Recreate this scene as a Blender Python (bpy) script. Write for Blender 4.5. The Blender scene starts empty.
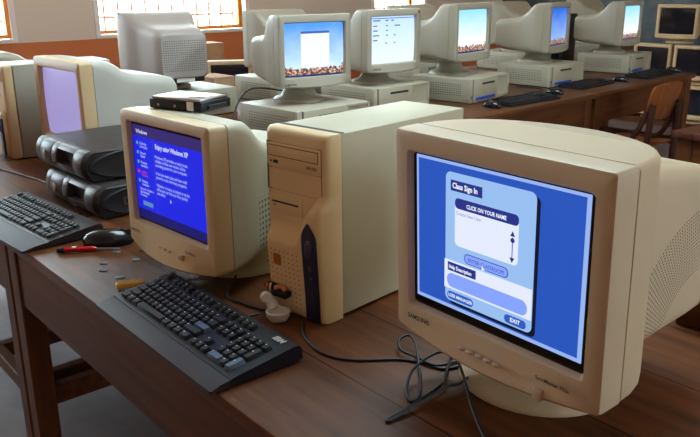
import bpy, bmesh, math, random
from mathutils import Vector, Matrix
random.seed(7)
PI = math.pi
sc = bpy.context.scene
COL = sc.collection
DESK = 0.75

# ------------------------------------------------------------------ materials
def srgb(r, g, b):
    def f(c):
        c /= 255.0
        return c / 12.92 if c <= 0.04045 else ((c + 0.055) / 1.055) ** 2.4
    return (f(r), f(g), f(b), 1.0)

class NT:
    def __init__(self, name):
        self.m = bpy.data.materials.new(name)
        self.m.use_nodes = True
        self.t = self.m.node_tree
        self.b = self.t.nodes['Principled BSDF']
    def node(self, typ, **kw):
        n = self.t.nodes.new(typ)
        for k, v in kw.items():
            setattr(n, k, v)
        return n
    def link(self, a, b):
        self.t.links.new(a, b)
    def math(self, op, a, b=None, c=None):
        n = self.node('ShaderNodeMath', operation=op)
        for i, v in enumerate((a, b, c)):
            if v is None:
                continue
            if isinstance(v, (int, float)):
                n.inputs[i].default_value = v
            else:
                self.link(v, n.inputs[i])
        return n.outputs[0]
    def mix(self, fac, a, b):
        n = self.node('ShaderNodeMix', data_type='RGBA')
        if isinstance(fac, (int, float)):
            n.inputs[0].default_value = fac
        else:
            self.link(fac, n.inputs[0])
        for i, v in ((6, a), (7, b)):
            if isinstance(v, tuple):
                n.inputs[i].default_value = v
            else:
                self.link(v, n.inputs[i])
        return n.outputs[2]
    def coord(self, which='Object'):
        n = self.node('ShaderNodeTexCoord')
        s = self.node('ShaderNodeSeparateXYZ')
        self.link(n.outputs[which], s.inputs[0])
        return n.outputs[which], s.outputs[0], s.outputs[1], s.outputs[2]
    def noise(self, vec, scale, detail=3.0, rough=0.55):
        n = self.node('ShaderNodeTexNoise')
        n.inputs['Scale'].default_value = scale
        n.inputs['Detail'].default_value = detail
        n.inputs['Roughness'].default_value = rough
        if vec is not None:
            self.link(vec, n.inputs['Vector'])
        return n.outputs['Fac']
    def ramp(self, fac, stops):
        n = self.node('ShaderNodeValToRGB')
        e = n.color_ramp.elements
        while len(e) < len(stops):
            e.new(0.5)
        for el, (p, c) in zip(e, stops):
            el.position = p
            el.color = c
        self.link(fac, n.inputs[0])
        return n.outputs[0]
    def between(self, v, lo, hi):
        return self.math('MULTIPLY', self.math('GREATER_THAN', v, lo), self.math('LESS_THAN', v, hi))

def dull(c, f):
    return (c[0] * f, c[1] * f, c[2] * f, 1.0)

def plastic(name, col, rough=0.45, var=0.05, metal=0.0, spec=0.5):
    n = NT(name)
    vec = n.coord('Object')[0]
    f = n.noise(vec, 9.0)
    n.link(n.mix(f, dull(col, 1 - var), dull(col, 1 + var)), n.b.inputs['Base Color'])
    n.b.inputs['Roughness'].default_value = rough
    n.b.inputs['Metallic'].default_value = metal
    n.b.inputs['Specular IOR Level'].default_value = spec
    return n.m

def plastic_vent(name, col, arcs=None, grids=(), rough=0.45):
    """beige plastic with rows of small punched holes on the sides / top of the rear housing"""
    n = NT(name)
    vec, x, y, z = n.coord('Object')
    f = n.noise(vec, 9.0)
    base = n.mix(f, dull(col, .95), dull(col, 1.05))
    mask = None
    def add(m):
        nonlocal mask
        mask = m if mask is None else n.math('MAXIMUM', mask, m)
    if arcs:
        cy, cz, r0, r1, pitch, a0, a1, xmin = arcs
        dy = n.math('SUBTRACT', y, cy); dz = n.math('SUBTRACT', z, cz)
        r = n.math('SQRT', n.math('ADD', n.math('MULTIPLY', dy, dy), n.math('MULTIPLY', dz, dz)))
        a = n.math('ARCTAN2', dz, dy)
        fr = n.math('SUBTRACT', n.math('FRACT', n.math('DIVIDE', r, pitch)), .5)
        fa = n.math('SUBTRACT', n.math('FRACT', n.math('MULTIPLY', a, (r0 + r1) / 2 / pitch)), .5)
        d = n.math('ADD', n.math('MULTIPLY', fr, fr), n.math('MULTIPLY', fa, fa))
        m = n.math('LESS_THAN', d, .075)
        m = n.math('MULTIPLY', m, n.between(r, r0, r1))
        m = n.math('MULTIPLY', m, n.between(a, a0, a1))
        m = n.math('MULTIPLY', m, n.math('GREATER_THAN', n.math('ABSOLUTE', x), xmin))
        add(m)
    for (ax, lo1, hi1, lo2, hi2, pitch, cond) in grids:
        u, v = {'yz': (y, z), 'xy': (x, y), 'xz': (x, z)}[ax]
        fu = n.math('SUBTRACT', n.math('FRACT', n.math('DIVIDE', u, pitch)), .5)
        fv = n.math('SUBTRACT', n.math('FRACT', n.math('DIVIDE', v, pitch)), .5)
        d = n.math('ADD', n.math('MULTIPLY', fu, fu), n.math('MULTIPLY', fv, fv))
        m = n.math('LESS_THAN', d, .07)
        m = n.math('MULTIPLY', m, n.between(u, lo1, hi1))
        m = n.math('MULTIPLY', m, n.between(v, lo2, hi2))
        if cond:
            w = {'x': x, 'y': y, 'z': z}[cond[0]]
            m = n.math('MULTIPLY', m, n.math('GREATER_THAN', w, cond[1]))
        add(m)
    c = n.mix(mask, base, dull(col, .18)) if mask is not None else base
    n.link(c, n.b.inputs['Base Color'])
    n.b.inputs['Roughness'].default_value = rough
    return n.m

def wood(name, c1, c2, axis='x', plank=0.0, rough=0.5, offs=0.0, scale=1.0):
    n = NT(name)
    n.b.inputs['Specular IOR Level'].default_value = .2
    vec, x, y, z = n.coord('Object')
    mp = n.node('ShaderNodeMapping')
    s = {'x': (1.2, 14, 14), 'y': (14, 1.2, 14), 'z': (14, 14, 1.2)}[axis]
    mp.inputs['Scale'].default_value = tuple(v * scale for v in s)
    n.link(vec, mp.inputs[0])
    f = n.noise(mp.outputs[0], 2.2, 6.0, .62)
    g = n.noise(vec, 3.0, 4.0)
    fac = n.math('ADD', n.math('MULTIPLY', f, .7), n.math('MULTIPLY', g, .3))
    col = n.ramp(fac, [(.32, c1), (.68, c2)])
    if plank:
        v = y if axis == 'x' else x
        q = n.math('DIVIDE', n.math('ADD', v, offs), plank)
        fr = n.math('FRACT', q)
        gap = n.math('LESS_THAN', n.math('ABSOLUTE', n.math('SUBTRACT', fr, .5)), .009)
        wn = n.node('ShaderNodeTexWhiteNoise', noise_dimensions='1D')
        n.link(n.math('FLOOR', n.math('ADD', q, .5)), wn.inputs['W'])
        col = n.mix(n.math('MULTIPLY', wn.outputs['Value'], .35), col, dull(c1, .8))
        col = n.mix(gap, col, dull(c1, .15))
    # worn scuffs
    sc_ = n.noise(vec, 7.0, 8.0, .7)
    k = n.math('MULTIPLY', n.math('GREATER_THAN', sc_, .66), .22)
    col = n.mix(k, col, dull(c2, 1.7))
    n.link(col, n.b.inputs['Base Color'])
    rr_ = n.math('ADD', n.math('MULTIPLY', g, .25), rough - .1)
    n.link(rr_, n.b.inputs['Roughness'])
    return n.m

def glow(name, col, s=1.0):
    n = NT(name)
    n.b.inputs['Base Color'].default_value = (.01, .01, .012, 1)
    n.b.inputs['Roughness'].default_value = .35
    n.b.inputs['Specular IOR Level'].default_value = .2
    n.b.inputs['Emission Color'].default_value = col
    n.b.inputs['Emission Strength'].default_value = s
    return n.m

def desktop_image(name, top, mid, strength=1.0, city=True, clouds=.4):
    """what the lit far screens show: a sky photograph with a town along its lower edge"""
    n = NT(name)
    uvn, u, v, w = n.coord('UV')
    cl = n.noise(uvn, 3.0, 5.0)
    fac = n.math('ADD', n.math('MULTIPLY', v, 1.0), n.math('MULTIPLY', n.math('SUBTRACT', cl, .5), clouds))
    col = n.ramp(fac, [(.15, mid), (.95, top)])
    if city:
        wn = n.node('ShaderNodeTexVoronoi', feature='F1')
        wn.inputs['Scale'].default_value = 42.0
        n.link(uvn, wn.inputs['Vector'])
        sep = n.node('ShaderNodeSeparateColor')
        n.link(wn.outputs['Color'], sep.inputs[0])
        n1 = n.node('ShaderNodeTexNoise', noise_dimensions='1D')
        n1.inputs['Scale'].default_value = 14.0
        n1.inputs['Detail'].default_value = 3.0
        n.link(u, n1.inputs['W'])
        h = n.math('ADD', n.math('MULTIPLY', n1.outputs['Fac'], .26), .04)
        town = n.ramp(sep.outputs[0], [(.1, srgb(50, 36, 44)), (.5, srgb(140, 88, 70)), (.9, srgb(225, 190, 165))])
        col = n.mix(n.math('LESS_THAN', v, h), col, town)
        col = n.mix(n.math('LESS_THAN', v, .045), col, srgb(30, 50, 110))
    n.b.inputs['Base Color'].default_value = (.01, .01, .012, 1)
    n.b.inputs['Roughness'].default_value = .3
    n.b.inputs['Specular IOR Level'].default_value = .2
    n.link(col, n.b.inputs['Emission Color'])
    n.b.inputs['Emission Strength'].default_value = strength
    return n.m

def wallpaint(name, low, up, h):
    n = NT(name)
    vec, x, y, z = n.coord('Object')
    f = n.noise(vec, 2.5, 6.0)
    a = n.mix(f, dull(low, .92), dull(low, 1.06))
    b = n.mix(f, dull(up, .95), dull(up, 1.04))
    n.link(n.mix(n.math('GREATER_THAN', z, h), a, b), n.b.inputs['Base Color'])
    n.b.inputs['Roughness'].default_value = .8
    return n.m

def noisy(name, c1, c2, scale, rough=.7, detail=6.0):
    n = NT(name)
    vec = n.coord('Object')[0]
    n.link(n.ramp(n.noise(vec, scale, detail, .65), [(.3, c1), (.7, c2)]), n.b.inputs['Base Color'])
    n.b.inputs['Roughness'].default_value = rough
    return n.m

BEIGE = srgb(200, 181, 151)
M = {}
M['beige'] = plastic('beige_plastic', BEIGE, .42)
M['beige_vent'] = plastic_vent('beige_vented', BEIGE,
    arcs=(.40, .050, .150, .262, .0062, 1.62, 3.05, .085),
    grids=(('xy', -.10, .10, .165, .33, .0065, ('z', .32)),))
M['cream'] = plastic('cream_plastic', srgb(224, 200, 156), .4)
M['cream_case'] = plastic('cream_painted_steel', srgb(182, 174, 148), .5)
M['pale_grey'] = plastic('pale_grey_plastic', srgb(172, 168, 158), .42)
M['putty'] = plastic('putty_plastic', srgb(206, 184, 144), .42)
M['putty_vent'] = plastic_vent('putty_vented', srgb(190, 184, 164), grids=(('yz', .13, .33, .085, .205, .0125, ('x', .07)),))
M['grey_beige'] = plastic('grey_beige_plastic', srgb(152, 142, 124), .42)
M['grey_vent'] = plastic_vent('grey_beige_vented', srgb(156, 146, 140), grids=(('xz', -.11, .11, .10, .255, .011, ('y', .38)),))
M['warm_beige'] = plastic('warm_beige_plastic', srgb(206, 176, 132), .45)
M['case_grey'] = plastic_vent('case_grey_slotted', srgb(156, 147, 127), grids=(('yz', .06, .34, .035, .105, .012, None),), rough=.5)
M['face_grey'] = plastic('face_grey', srgb(162, 152, 130), .45)
M['line'] = plastic('seam_dark', srgb(40, 36, 32), .7)
M['black'] = plastic('black_plastic', srgb(26, 26, 30), .38, spec=.25)
M['key'] = plastic('black_key', srgb(22, 22, 25), .5, spec=.3)
M['key_blue'] = plastic('blue_grey_key', srgb(72, 88, 104), .4)
M['wrist'] = plastic('wrist_rest_charcoal', srgb(46, 38, 42), .5, spec=.25)
M['kbcase'] = plastic('keyboard_case', srgb(30, 30, 37), .42, spec=.25)
M['kbcase2'] = plastic('keyboard_case_brown_black', srgb(52, 46, 48), .38, spec=.25)
M['legend'] = plastic('key_legend', srgb(190, 190, 190), .5)
M['mouse'] = plastic('mouse_black', srgb(20, 20, 26), .18)
M['cable'] = plastic('cable_black', srgb(24, 24, 32), .45)
M['dell_shell'] = plastic('charcoal_shell', srgb(56, 50, 50), .45, spec=.25)
M['dell_face'] = plastic('graphite_face', srgb(84, 78, 80), .36, spec=.25)
M['dell_dark'] = plastic('dark_grille', srgb(36, 34, 38), .5, spec=.25)
M['silver'] = plastic('silver', srgb(200, 200, 205), .3, metal=.8)
M['steel'] = plastic('steel', srgb(180, 180, 185), .28, metal=1.0)
M['gold'] = plastic('gold_foil', srgb(190, 120, 40), .35, metal=.4)
M['navy'] = plastic('navy_plastic', srgb(38, 40, 66), .35)
M['navy_button'] = plastic('navy_button', srgb(52, 54, 84), .3)
M['navy_ink'] = plastic('navy_ink', srgb(46, 54, 120), .4)
M['ink'] = plastic('dark_ink', srgb(58, 50, 44), .6)
M['white'] = plastic('white_plastic', srgb(226, 224, 220), .35)
M['pinkwhite'] = plastic('pinkish_white', srgb(216, 200, 196), .5)
M['red'] = plastic('red_handle', srgb(190, 20, 26), .25)
M['yellow'] = plastic('yellow_handle', srgb(255, 214, 100), .3)
M['coin'] = plastic('dull_metal_disc', srgb(104, 104, 112), .35, metal=.6)
M['blue_badge'] = plastic('blue_badge', srgb(40, 70, 170), .4)
M['red_badge'] = plastic('red_badge', srgb(150, 40, 50), .4)
M['glass'] = plastic('dark_screen_glass', srgb(34, 32, 38), .08)
M['bezel_dark'] = plastic('dark_bezel', srgb(30, 28, 30), .4)
M['copper'] = plastic('copper_wire', srgb(200, 130, 70), .4)
W1, W2 = srgb(60, 32, 16), srgb(128, 74, 38)
M['desk_top'] = wood('desk_wood', W1, W2, 'x', .205, .46, offs=.31)
M['desk_rail'] = wood('desk_rail_wood', srgb(60, 32, 16), srgb(106, 60, 29), 'x', 0, .45)
M['desk_leg'] = wood('desk_leg_wood', srgb(66, 36, 18), srgb(110, 64, 32), 'z', 0, .45)
M['row_top'] = wood('row_desk_wood', srgb(64, 35, 18), srgb(112, 68, 36), 'x', .19, .36)
M['chair_wood'] = wood('chair_plywood', srgb(104, 56, 28), srgb(146, 84, 46), 'z', 0, .28)
M['chair_frame'] = wood('chair_frame_dark', srgb(52, 28, 22), srgb(80, 44, 32), 'z', 0, .4)
M['dark_desk'] = wood('dark_desk_wood', srgb(62, 32, 24), srgb(98, 54, 38), 'y', .2, .4)
M['floor'] = noisy('concrete_floor', srgb(84, 70, 72), srgb(124, 106, 104), 2.2, .55)
M['ceiling'] = noisy('ceiling_paint', srgb(205, 200, 190), srgb(225, 220, 210), 2.0, .8)
M['wall'] = wallpaint('two_tone_wall', srgb(206, 118, 70), srgb(222, 204, 188), .965)
M['board'] = noisy('chalkboard_slate', srgb(50, 64, 74), srgb(88, 102, 110), 6.0, .6)
M['frame_white'] = plastic('window_frame_white', srgb(236, 228, 222), .5)
M['frame_orange'] = plastic('window_frame_orange', srgb(232, 140, 50), .45)
M['bar'] = plastic('window_bar_red', srgb(222, 150, 122), .5)
M['carton'] = noisy('cardboard', srgb(150, 112, 84), srgb(178, 140, 108), 8.0, .85)

# ------------------------------------------------------------------ mesh builder
class MB:
    def __init__(self):
        self.bm = bmesh.new()
    def box(self, x0, x1, y0, y1, z0, z1, bev=0.0, seg=2, mat=None):
        v = [self.bm.verts.new(p) for p in ((x0,y0,z0),(x1,y0,z0),(x1,y1,z0),(x0,y1,z0),(x0,y0,z1),(x1,y0,z1),(x1,y1,z1),(x0,y1,z1))]
        fs = [self.bm.faces.new([v[i] for i in q]) for q in ((3,2,1,0),(4,5,6,7),(0,1,5,4),(1,2,6,5),(2,3,7,6),(3,0,4,7))]
        if mat is not None:
            for p in v:
                p.co = mat @ p.co
        if bev:
            es = list({e for f in fs for e in f.edges})
            bmesh.ops.bevel(self.bm, geom=es, offset=bev, segments=seg, profile=.5, affect='EDGES', clamp_overlap=True)
        return self
    def loft(self, rings, cap0=True, cap1=True):
        vs = [[self.bm.verts.new(p) for p in r] for r in rings]
        n = len(rings[0])
        for a, b in zip(vs, vs[1:]):
            for i in range(n):
                j = (i + 1) % n
                self.bm.faces.new((a[i], a[j], b[j], b[i]))
        if cap0:
            self.bm.faces.new(list(reversed(vs[0])))
        if cap1:
            self.bm.faces.new(vs[-1])
        return self
    def cyl(self, p0, p1, r0, r1=None, n=16, cap=True):
        r1 = r0 if r1 is None else r1
        p0, p1 = Vector(p0), Vector(p1)
        d = (p1 - p0).normalized()
        a = d.orthogonal().normalized(); b = d.cross(a)
        ring = lambda p, r: [p + (a * math.cos(2*PI*i/n) + b * math.sin(2*PI*i/n)) * r for i in range(n)]
        return self.loft([ring(p0, r0), ring(p1, r1)], cap, cap)
    def revolve(self, prof, n=40, c=(0,0,0)):
        rings = [[(c[0] + r*math.cos(2*PI*i/n), c[1] + r*math.sin(2*PI*i/n), c[2] + z) for i in range(n)] for r, z in prof]
        return self.loft(rings)
    def tube(self, pts, r, n=8, smooth=6):
        P = [Vector(p) for p in pts]
        if smooth:
            Q = []
            for i in range(len(P) - 1):
                p0 = P[max(i-1, 0)]; p1 = P[i]; p2 = P[i+1]; p3 = P[min(i+2, len(P)-1)]
                for k in range(smooth):
                    t = k / smooth
                    Q.append(.5*((2*p1) + (p2-p0)*t + (2*p0-5*p1+4*p2-p3)*t*t + (3*p1-p0-3*p2+p3)*t**3))
            Q.append(P[-1]); P = Q
        rings = []
        up = None
        for i, p in enumerate(P):
            d = (P[min(i+1, len(P)-1)] - P[max(i-1, 0)])
            d = d.normalized() if d.length > 1e-9 else Vector((0,0,1))
            if up is None:
                up = d.orthogonal().normalized()
            a = (up - d * up.dot(d))
            a = a.normalized() if a.length > 1e-6 else d.orthogonal().normalized()
            up = a
            b = d.cross(a)
            rr_ = r[i] if isinstance(r, (list, tuple)) else r
            rings.append([p + (a*math.cos(2*PI*k/n) + b*math.sin(2*PI*k/n))*rr_ for k in range(n)])
        return self.loft(rings)
    def ell(self, c, rx, ry, rz, nu=20, nv=12):
        rings = []
        for j in range(1, nv):
            t = PI * j / nv
            rings.append([(c[0]+rx*math.sin(t)*math.cos(2*PI*i/nu), c[1]+ry*math.sin(t)*math.sin(2*PI*i/nu), c[2]-rz*math.cos(t)) for i in range(nu)])
        return self.loft(rings)
    def build(self, name, mat, parent=None, smooth=35, xf=None):
        bm = self.bm
        if xf is not None:
            bmesh.ops.transform(bm, matrix=xf, verts=bm.verts)
        bmesh.ops.recalc_face_normals(bm, faces=bm.faces)
        me = bpy.data.meshes.new(name)
        bm.to_mesh(me); bm.free()
        return link_mesh(name, me, mat, parent, smooth)

def link_mesh(name, me, mat, parent=None, smooth=None):
    if mat is not None and not me.materials:
        me.materials.append(M[mat] if isinstance(mat, str) else mat)
    if smooth is not None:
        me.polygons.foreach_set('use_smooth', [True]*len(me.polygons))
        me.set_sharp_from_angle(angle=math.radians(smooth))
    o = bpy.data.objects.new(name, me)
    COL.objects.link(o)
    if parent is not None:
        o.parent = parent
    return o

def tag(o, label=None, cat=None, group=None, kind=None):
    if label: o['label'] = label
    if cat: o['category'] = cat
    if group: o['group'] = group
    if kind: o['kind'] = kind
    return o

def thing(name, label, cat, loc=(0,0,0), rz=0.0, group=None):
    o = bpy.data.objects.new(name, None)
    o.empty_display_size = .05
    COL.objects.link(o)
    o.location = loc
    o.rotation_euler = (0, 0, rz)
    return tag(o, label, cat, group)

def copy_tree(o, parent=None):
    c = o.copy(); COL.objects.link(c)
    if parent is not None:
        c.parent = parent
        c.matrix_parent_inverse = o.matrix_parent_inverse.copy()
    for ch in list(o.children):
        copy_tree(ch, c)
    return c

def text_mesh(s, size, weight=0.0, align='LEFT'):
    cu = bpy.data.curves.new('lettering', 'FONT')
    cu.body = s; cu.size = size; cu.align_x = align; cu.offset = weight
    cu.resolution_u = 2
    o = bpy.data.objects.new('lettering', cu)
    COL.objects.link(o)
    bpy.context.view_layer.update()
    me = bpy.data.meshes.new_from_object(o.evaluated_get(bpy.context.evaluated_depsgraph_get()))
    bpy.data.objects.remove(o); bpy.data.curves.remove(cu)
    return me

def letters(s, size, mat, parent, xf, weight=0.0, align='LEFT', name='lettering'):
    me = text_mesh(s, size, weight, align)
    me.name = name
    me.materials.clear()
    me.transform(xf)
    return link_mesh(name, me, mat, parent)

def front_xf(x, y, z, sx=1.0):            # lettering on a face that looks towards -Y
    return Matrix.Translation((x, y, z)) @ Matrix.Rotation(PI/2, 4, 'X') @ Matrix.Diagonal((sx, 1, 1, 1))

def rr(hw, zt, zb, r, kc=5, m=8, bb=0.0, bt=0.0):
    """rounded rectangle in the x-z plane, counter-clockwise from the bottom left; bb / bt bow the edges outwards"""
    pts = []
    def corner(cx, cz, a0):
        for k in range(kc + 1):
            a = a0 + (PI/2) * k / kc
            pts.append((cx + r*math.cos(a), cz + r*math.sin(a)))
    def edge(p, q):
        for k in range(1, m):
            t = k / m
            pts.append((p[0]+(q[0]-p[0])*t, p[1]+(q[1]-p[1])*t))
    edge((-hw+r, zb), (hw-r, zb)); corner(hw-r, zb+r, -PI/2)
    edge((hw, zb+r), (hw, zt-r)); corner(hw-r, zt-r, 0)
    edge((hw-r, zt), (-hw+r, zt)); corner(-hw+r, zt-r, PI/2)
    edge((-hw, zt-r), (-hw, zb+r)); corner(-hw+r, zb+r, PI)
    mid = (zt+zb)/2; hh = (zt-zb)/2
    out = []
    for x, z in pts:
        k = 1 - (x/hw)**2
        t = (z-mid)/hh
        if t < 0: z -= bb*k*min(1, -t)
        else: z += bt*k*min(1, t)
        out.append((x, z))
    return out

def ring(pts, y):
    return [(x, y, z) for x, z in pts]

def flat(pts, y, name, mat, parent):        # thin panel drawn on a screen
    mb = MB()
    mb.bm.faces.new([mb.bm.verts.new((x, y, z)) for x, z in pts])
    me = bpy.data.meshes.new(name)
    bmesh.ops.recalc_face_normals(mb.bm, faces=mb.bm.faces)
    mb.bm.to_mesh(me); mb.bm.free()
    return link_mesh(name, me, mat, parent)

# ------------------------------------------------------------------ CRT monitors
LARGE = [(.05,.197,.155,-.178,.010),(.08,.194,.1545,-.180,.010),(.11,.186,.1535,-.181,.010),(.135,.174,.1525,-.182,.010),(.155,.159,.1515,-.182,.010),(.172,.141,.1505,-.182,.010),(.186,.121,.1495,-.182,.010),(.198,.098,.1488,-.182,.010),(.208,.072,.148,-.182,.010),(.215,.043,.1475,-.182,.010),(.219,.016,.147,-.182,.008)]
TUBE = [(.130,.136,.128,-.183,.03),(.16,.134,.122,-.183,.03),(.20,.131,.113,-.183,.03),(.28,.126,.098,-.183,.03),(.36,.121,.082,-.183,.025),(.412,.116,.070,-.181,.02),(.422,.108,.062,-.172,.02)]
STEP = [(.05,.195,.155,-.165,.02),(.10,.192,.153,-.165,.022),(.125,.187,.142,-.165,.03),(.15,.18,.120,-.165,.035),(.175,.172,.095,-.165,.035),(.205,.164,.075,-.165,.035),(.25,.155,.058,-.163,.035),(.33,.145,.048,-.155,.03),(.395,.135,.04,-.145,.03),(.41,.125,.03,-.135,.025)]
ROUND = [(.05,.195,.155,-.17,.02),(.09,.193,.154,-.172,.03),(.12,.188,.150,-.175,.045),(.15,.178,.138,-.175,.05),(.18,.165,.118,-.175,.045),(.21,.155,.104,-.175,.04),(.26,.147,.094,-.175,.04),(.34,.137,.084,-.17,.04),(.40,.126,.068,-.16,.035),(.412,.115,.055,-.15,.03)]

def crt(root, zc, s=1.0, profile=STEP, bez='grey_beige', back='grey_beige', bb=.012, screen_mat=None,
        ow=.325, oh=.247, oz=-.003, zb=-.165, stand_r=.13, stand_y=.17, tilt=0.0, curve=.004, stand=True, er=.011, stand_x=0.0):
    """monitor whose screen centre lies zc above the root; front looks to -Y; parts: bezel, rear_housing, screen, stand"""
    T = Matrix.Translation((0, 0, zc)) @ Matrix.Rotation(tilt, 4, 'X') @ Matrix.Scale(s, 4)
    zt = profile[0][2]; hw = profile[0][1]
    op = lambda g: rr(ow/2+g, oz+oh/2+g, oz-oh/2-g, .008)
    b = MB()
    def bow(pts, y):
        out = []
        for x, z in pts:
            k = max(0, 1-(x/hw)**2)
            low = max(0, min(1, (-(z-oz)-oh/2)/.03))
            out.append((x, y-.012*k*low*(bb/.012), z))
        return out
    b.loft([ring(op(-.004), .022), ring(op(0), .006), ring(op(.003), .001),
            bow(rr(hw-.006, zt-.006, zb+.006, er*.67, bb=bb), 0.0),
            bow(rr(hw-.0015, zt-.0015, zb+.0015, er*.9, bb=bb), .003),
            ring(rr(hw, zt, zb, er, bb=bb), .010),
            ring(rr(hw, zt, zb, er, bb=bb*.8), .047),
            ring(rr(hw-.003, zt-.003, zb+.003, er*.95, bb=bb*.8), .0475),
            ring(rr(hw-.003, zt-.003, zb+.003, er*.95, bb=bb*.7), .0500)], False, False)
    b.build('bezel', bez, root, 40, T)
    h = MB()
    rings = []
    for (d, w, t, q, r) in profile:
        rings.append(ring(rr(w, t, q, r, bb=bb*.7 if d < .08 else 0), d))
    h.loft(rings, True, True)
    ho = h.build('rear_housing', back, root, 40, T @ Matrix.Identity(4))
    # glass with uv
    g = MB(); nx, nz = 14, 10
    uv = g.bm.loops.layers.uv.new('uv')
    V = [[g.bm.verts.new(((i/nx-.5)*(ow), .012 + curve*((2*i/nx-1)**2 + (2*j/nz-1)**2), oz+(j/nz-.5)*oh)) for i in range(nx+1)] for j in range(nz+1)]
    for j in range(nz):
        for i in range(nx):
            f = g.bm.faces.new((V[j][i], V[j][i+1], V[j+1][i+1], V[j+1][i]))
            for l, (a, c) in zip(f.loops, ((i,j),(i+1,j),(i+1,j+1),(i,j+1))):
                l[uv].uv = (a/nx, c/nz)
    so = g.build('screen', screen_mat or 'glass', root, 60, T)
    if stand:
        st = MB()
        bottom = zc + (profile[3][3])*s + .004
        st.revolve([(stand_r, 0), (stand_r, .008), (stand_r*.93, .016), (stand_r*.72, .022), (stand_r*.56, bottom*.55+.006), (stand_r*.66, bottom*.85+.003), (stand_r*.74, bottom)], 44, (stand_x, stand_y, 0))
        st.build('stand', bez, root, 50)
    return T, so


# ------------------------------------------------------------------ THE SETTING
def wall_with_holes(name, axis, pos, a0, a1, z0, z1, holes, thick, out, mat):
    """axis 'x': plane x=pos spanning y; axis 'y': plane y=pos spanning x. holes=(a,b,zlo,zhi)"""
    mb = MB()
    holes = sorted(holes)
    p0, p1 = (pos, pos + out*thick) if out > 0 else (pos + out*thick, pos)
    def bx(a, b, zl, zh):
        if b-a < 1e-4 or zh-zl < 1e-4: return
        if axis == 'x': mb.box(p0, p1, a, b, zl, zh)
        else: mb.box(a, b, p0, p1, zl, zh)
    cur = a0
    for (a, b, zl, zh) in holes:
        bx(cur, a, z0, z1); bx(a, b, z0, zl); bx(a, b, zh, z1); cur = b
    bx(cur, a1, z0, z1)
    return tag(mb.build(name, mat, None, None), kind='structure')

XL, XR, YN, YF, H = -5.3, 4.2, -3.2, 7.35, 3.1
fl = MB(); fl.box(XL-.3, XR+.3, YN-.3, YF+.3, -.12, 0); tag(fl.build('floor', 'floor', None, None), kind='structure')
SKY = (-2.0, .1, .9, 2.2)      # unseen ceiling opening, added to brighten the tops of the monitors
ce = MB()
ce.box(XL-.3, SKY[0], YN-.3, YF+.3, H, H+.12); ce.box(SKY[1], XR+.3, YN-.3, YF+.3, H, H+.12)
ce.box(SKY[0], SKY[1], YN-.3, SKY[2], H, H+.12); ce.box(SKY[0], SKY[1], SKY[3], YF+.3, H, H+.12)
tag(ce.build('ceiling', 'ceiling', None, None), kind='structure')
sk = MB()
for k in range(1, 4):
    x = SKY[0]+(SKY[1]-SKY[0])*k/4; sk.box(x-.02, x+.02, SKY[2], SKY[3], H+.02, H+.10)
sk.box(SKY[0], SKY[1], (SKY[2]+SKY[3])/2-.02, (SKY[2]+SKY[3])/2+.02, H+.02, H+.10)
tag(sk.build('window_7', 'frame_white', None, None), kind='structure')  # bars across the added roof opening, out of view
HL = [(-1.9, -.2, .97, 2.75), (.25, 1.42, .97, 2.75), (2.05, 3.56, .97, 2.75), (5.10, 5.95, .97, 2.75)]
HR = [(1.6, 3.0, .97, 2.75), (4.4, 5.8, .97, 2.75)]
HN = []
wall_with_holes('wall_left', 'x', XL, YN-.2, YF+.2, 0, H, HL, .2, -1, 'wall')
wall_with_holes('wall_right', 'x', XR, YN-.2, YF+.2, 0, H, HR, .2, 1, 'wall')
wall_with_holes('wall_near', 'y', YN, XL, XR, 0, H, HN, .2, -1, 'wall')
wall_with_holes('wall_far', 'y', YF, XL, XR, 0, H, [], .2, 1, 'wall')

def window(idx, axis, pos, out, a, b, zl, zh, orange_at):
    root = bpy.data.objects.new('window_%d' % idx, None); COL.objects.link(root)
    tag(root, kind='structure')
    def bx(mb, u0, u1, d0, d1, z0, z1):
        d0, d1 = pos + out*d0, pos + out*d1
        d0, d1 = min(d0, d1), max(d0, d1)
        if axis == 'x': mb.box(d0, d1, u0, u1, z0, z1)
        else: mb.box(u0, u1, d0, d1, z0, z1)
    f = MB()
    w = .04
    bx(f, a, b, -.012, .12, zl, zl+w*.6); bx(f, a, b, -.012, .12, zh-w, zh)
    bx(f, a, a+w, -.012, .12, zl+w*.6, zh-w); bx(f, b-w, b, -.012, .12, zl+w*.6, zh-w)
    f.build('window_frame', 'frame_white', root, None)
    c = MB()
    for u in orange_at:
        bx(c, u-.022, u+.022, .01, .05, zl+.03, zh-.05)
    bx(c, a+w, b-w, .02, .06, zl+.03, zl+.06)
    c.build('casement', 'frame_orange', root, None)
    g = MB()
    n = max(2, int((b-a)/.125))
    for k in range(1, n):
        u = a+(b-a)*k/n
        bx(g, u-.0075, u+.0075, .09, .100, zl+.03, zh-.05)
    z = zl+.16
    while z < zh-.1:
        bx(g, a+w, b-w, .088, .104, z-.0075, z+.0075); z += .15
    g.build('security_bars', 'bar', root, None)
k = 1
for h in HL:
    window(k, 'x', XL, -1, *h, {2: [1.372], 3: [3.47], 4: [5.71]}.get(k, [])); k += 1
for h in HR: window(k, 'x', XR, 1, *h, []); k += 1
for h in HN: window(k, 'y', YN, -1, *h, []); k += 1

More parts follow.
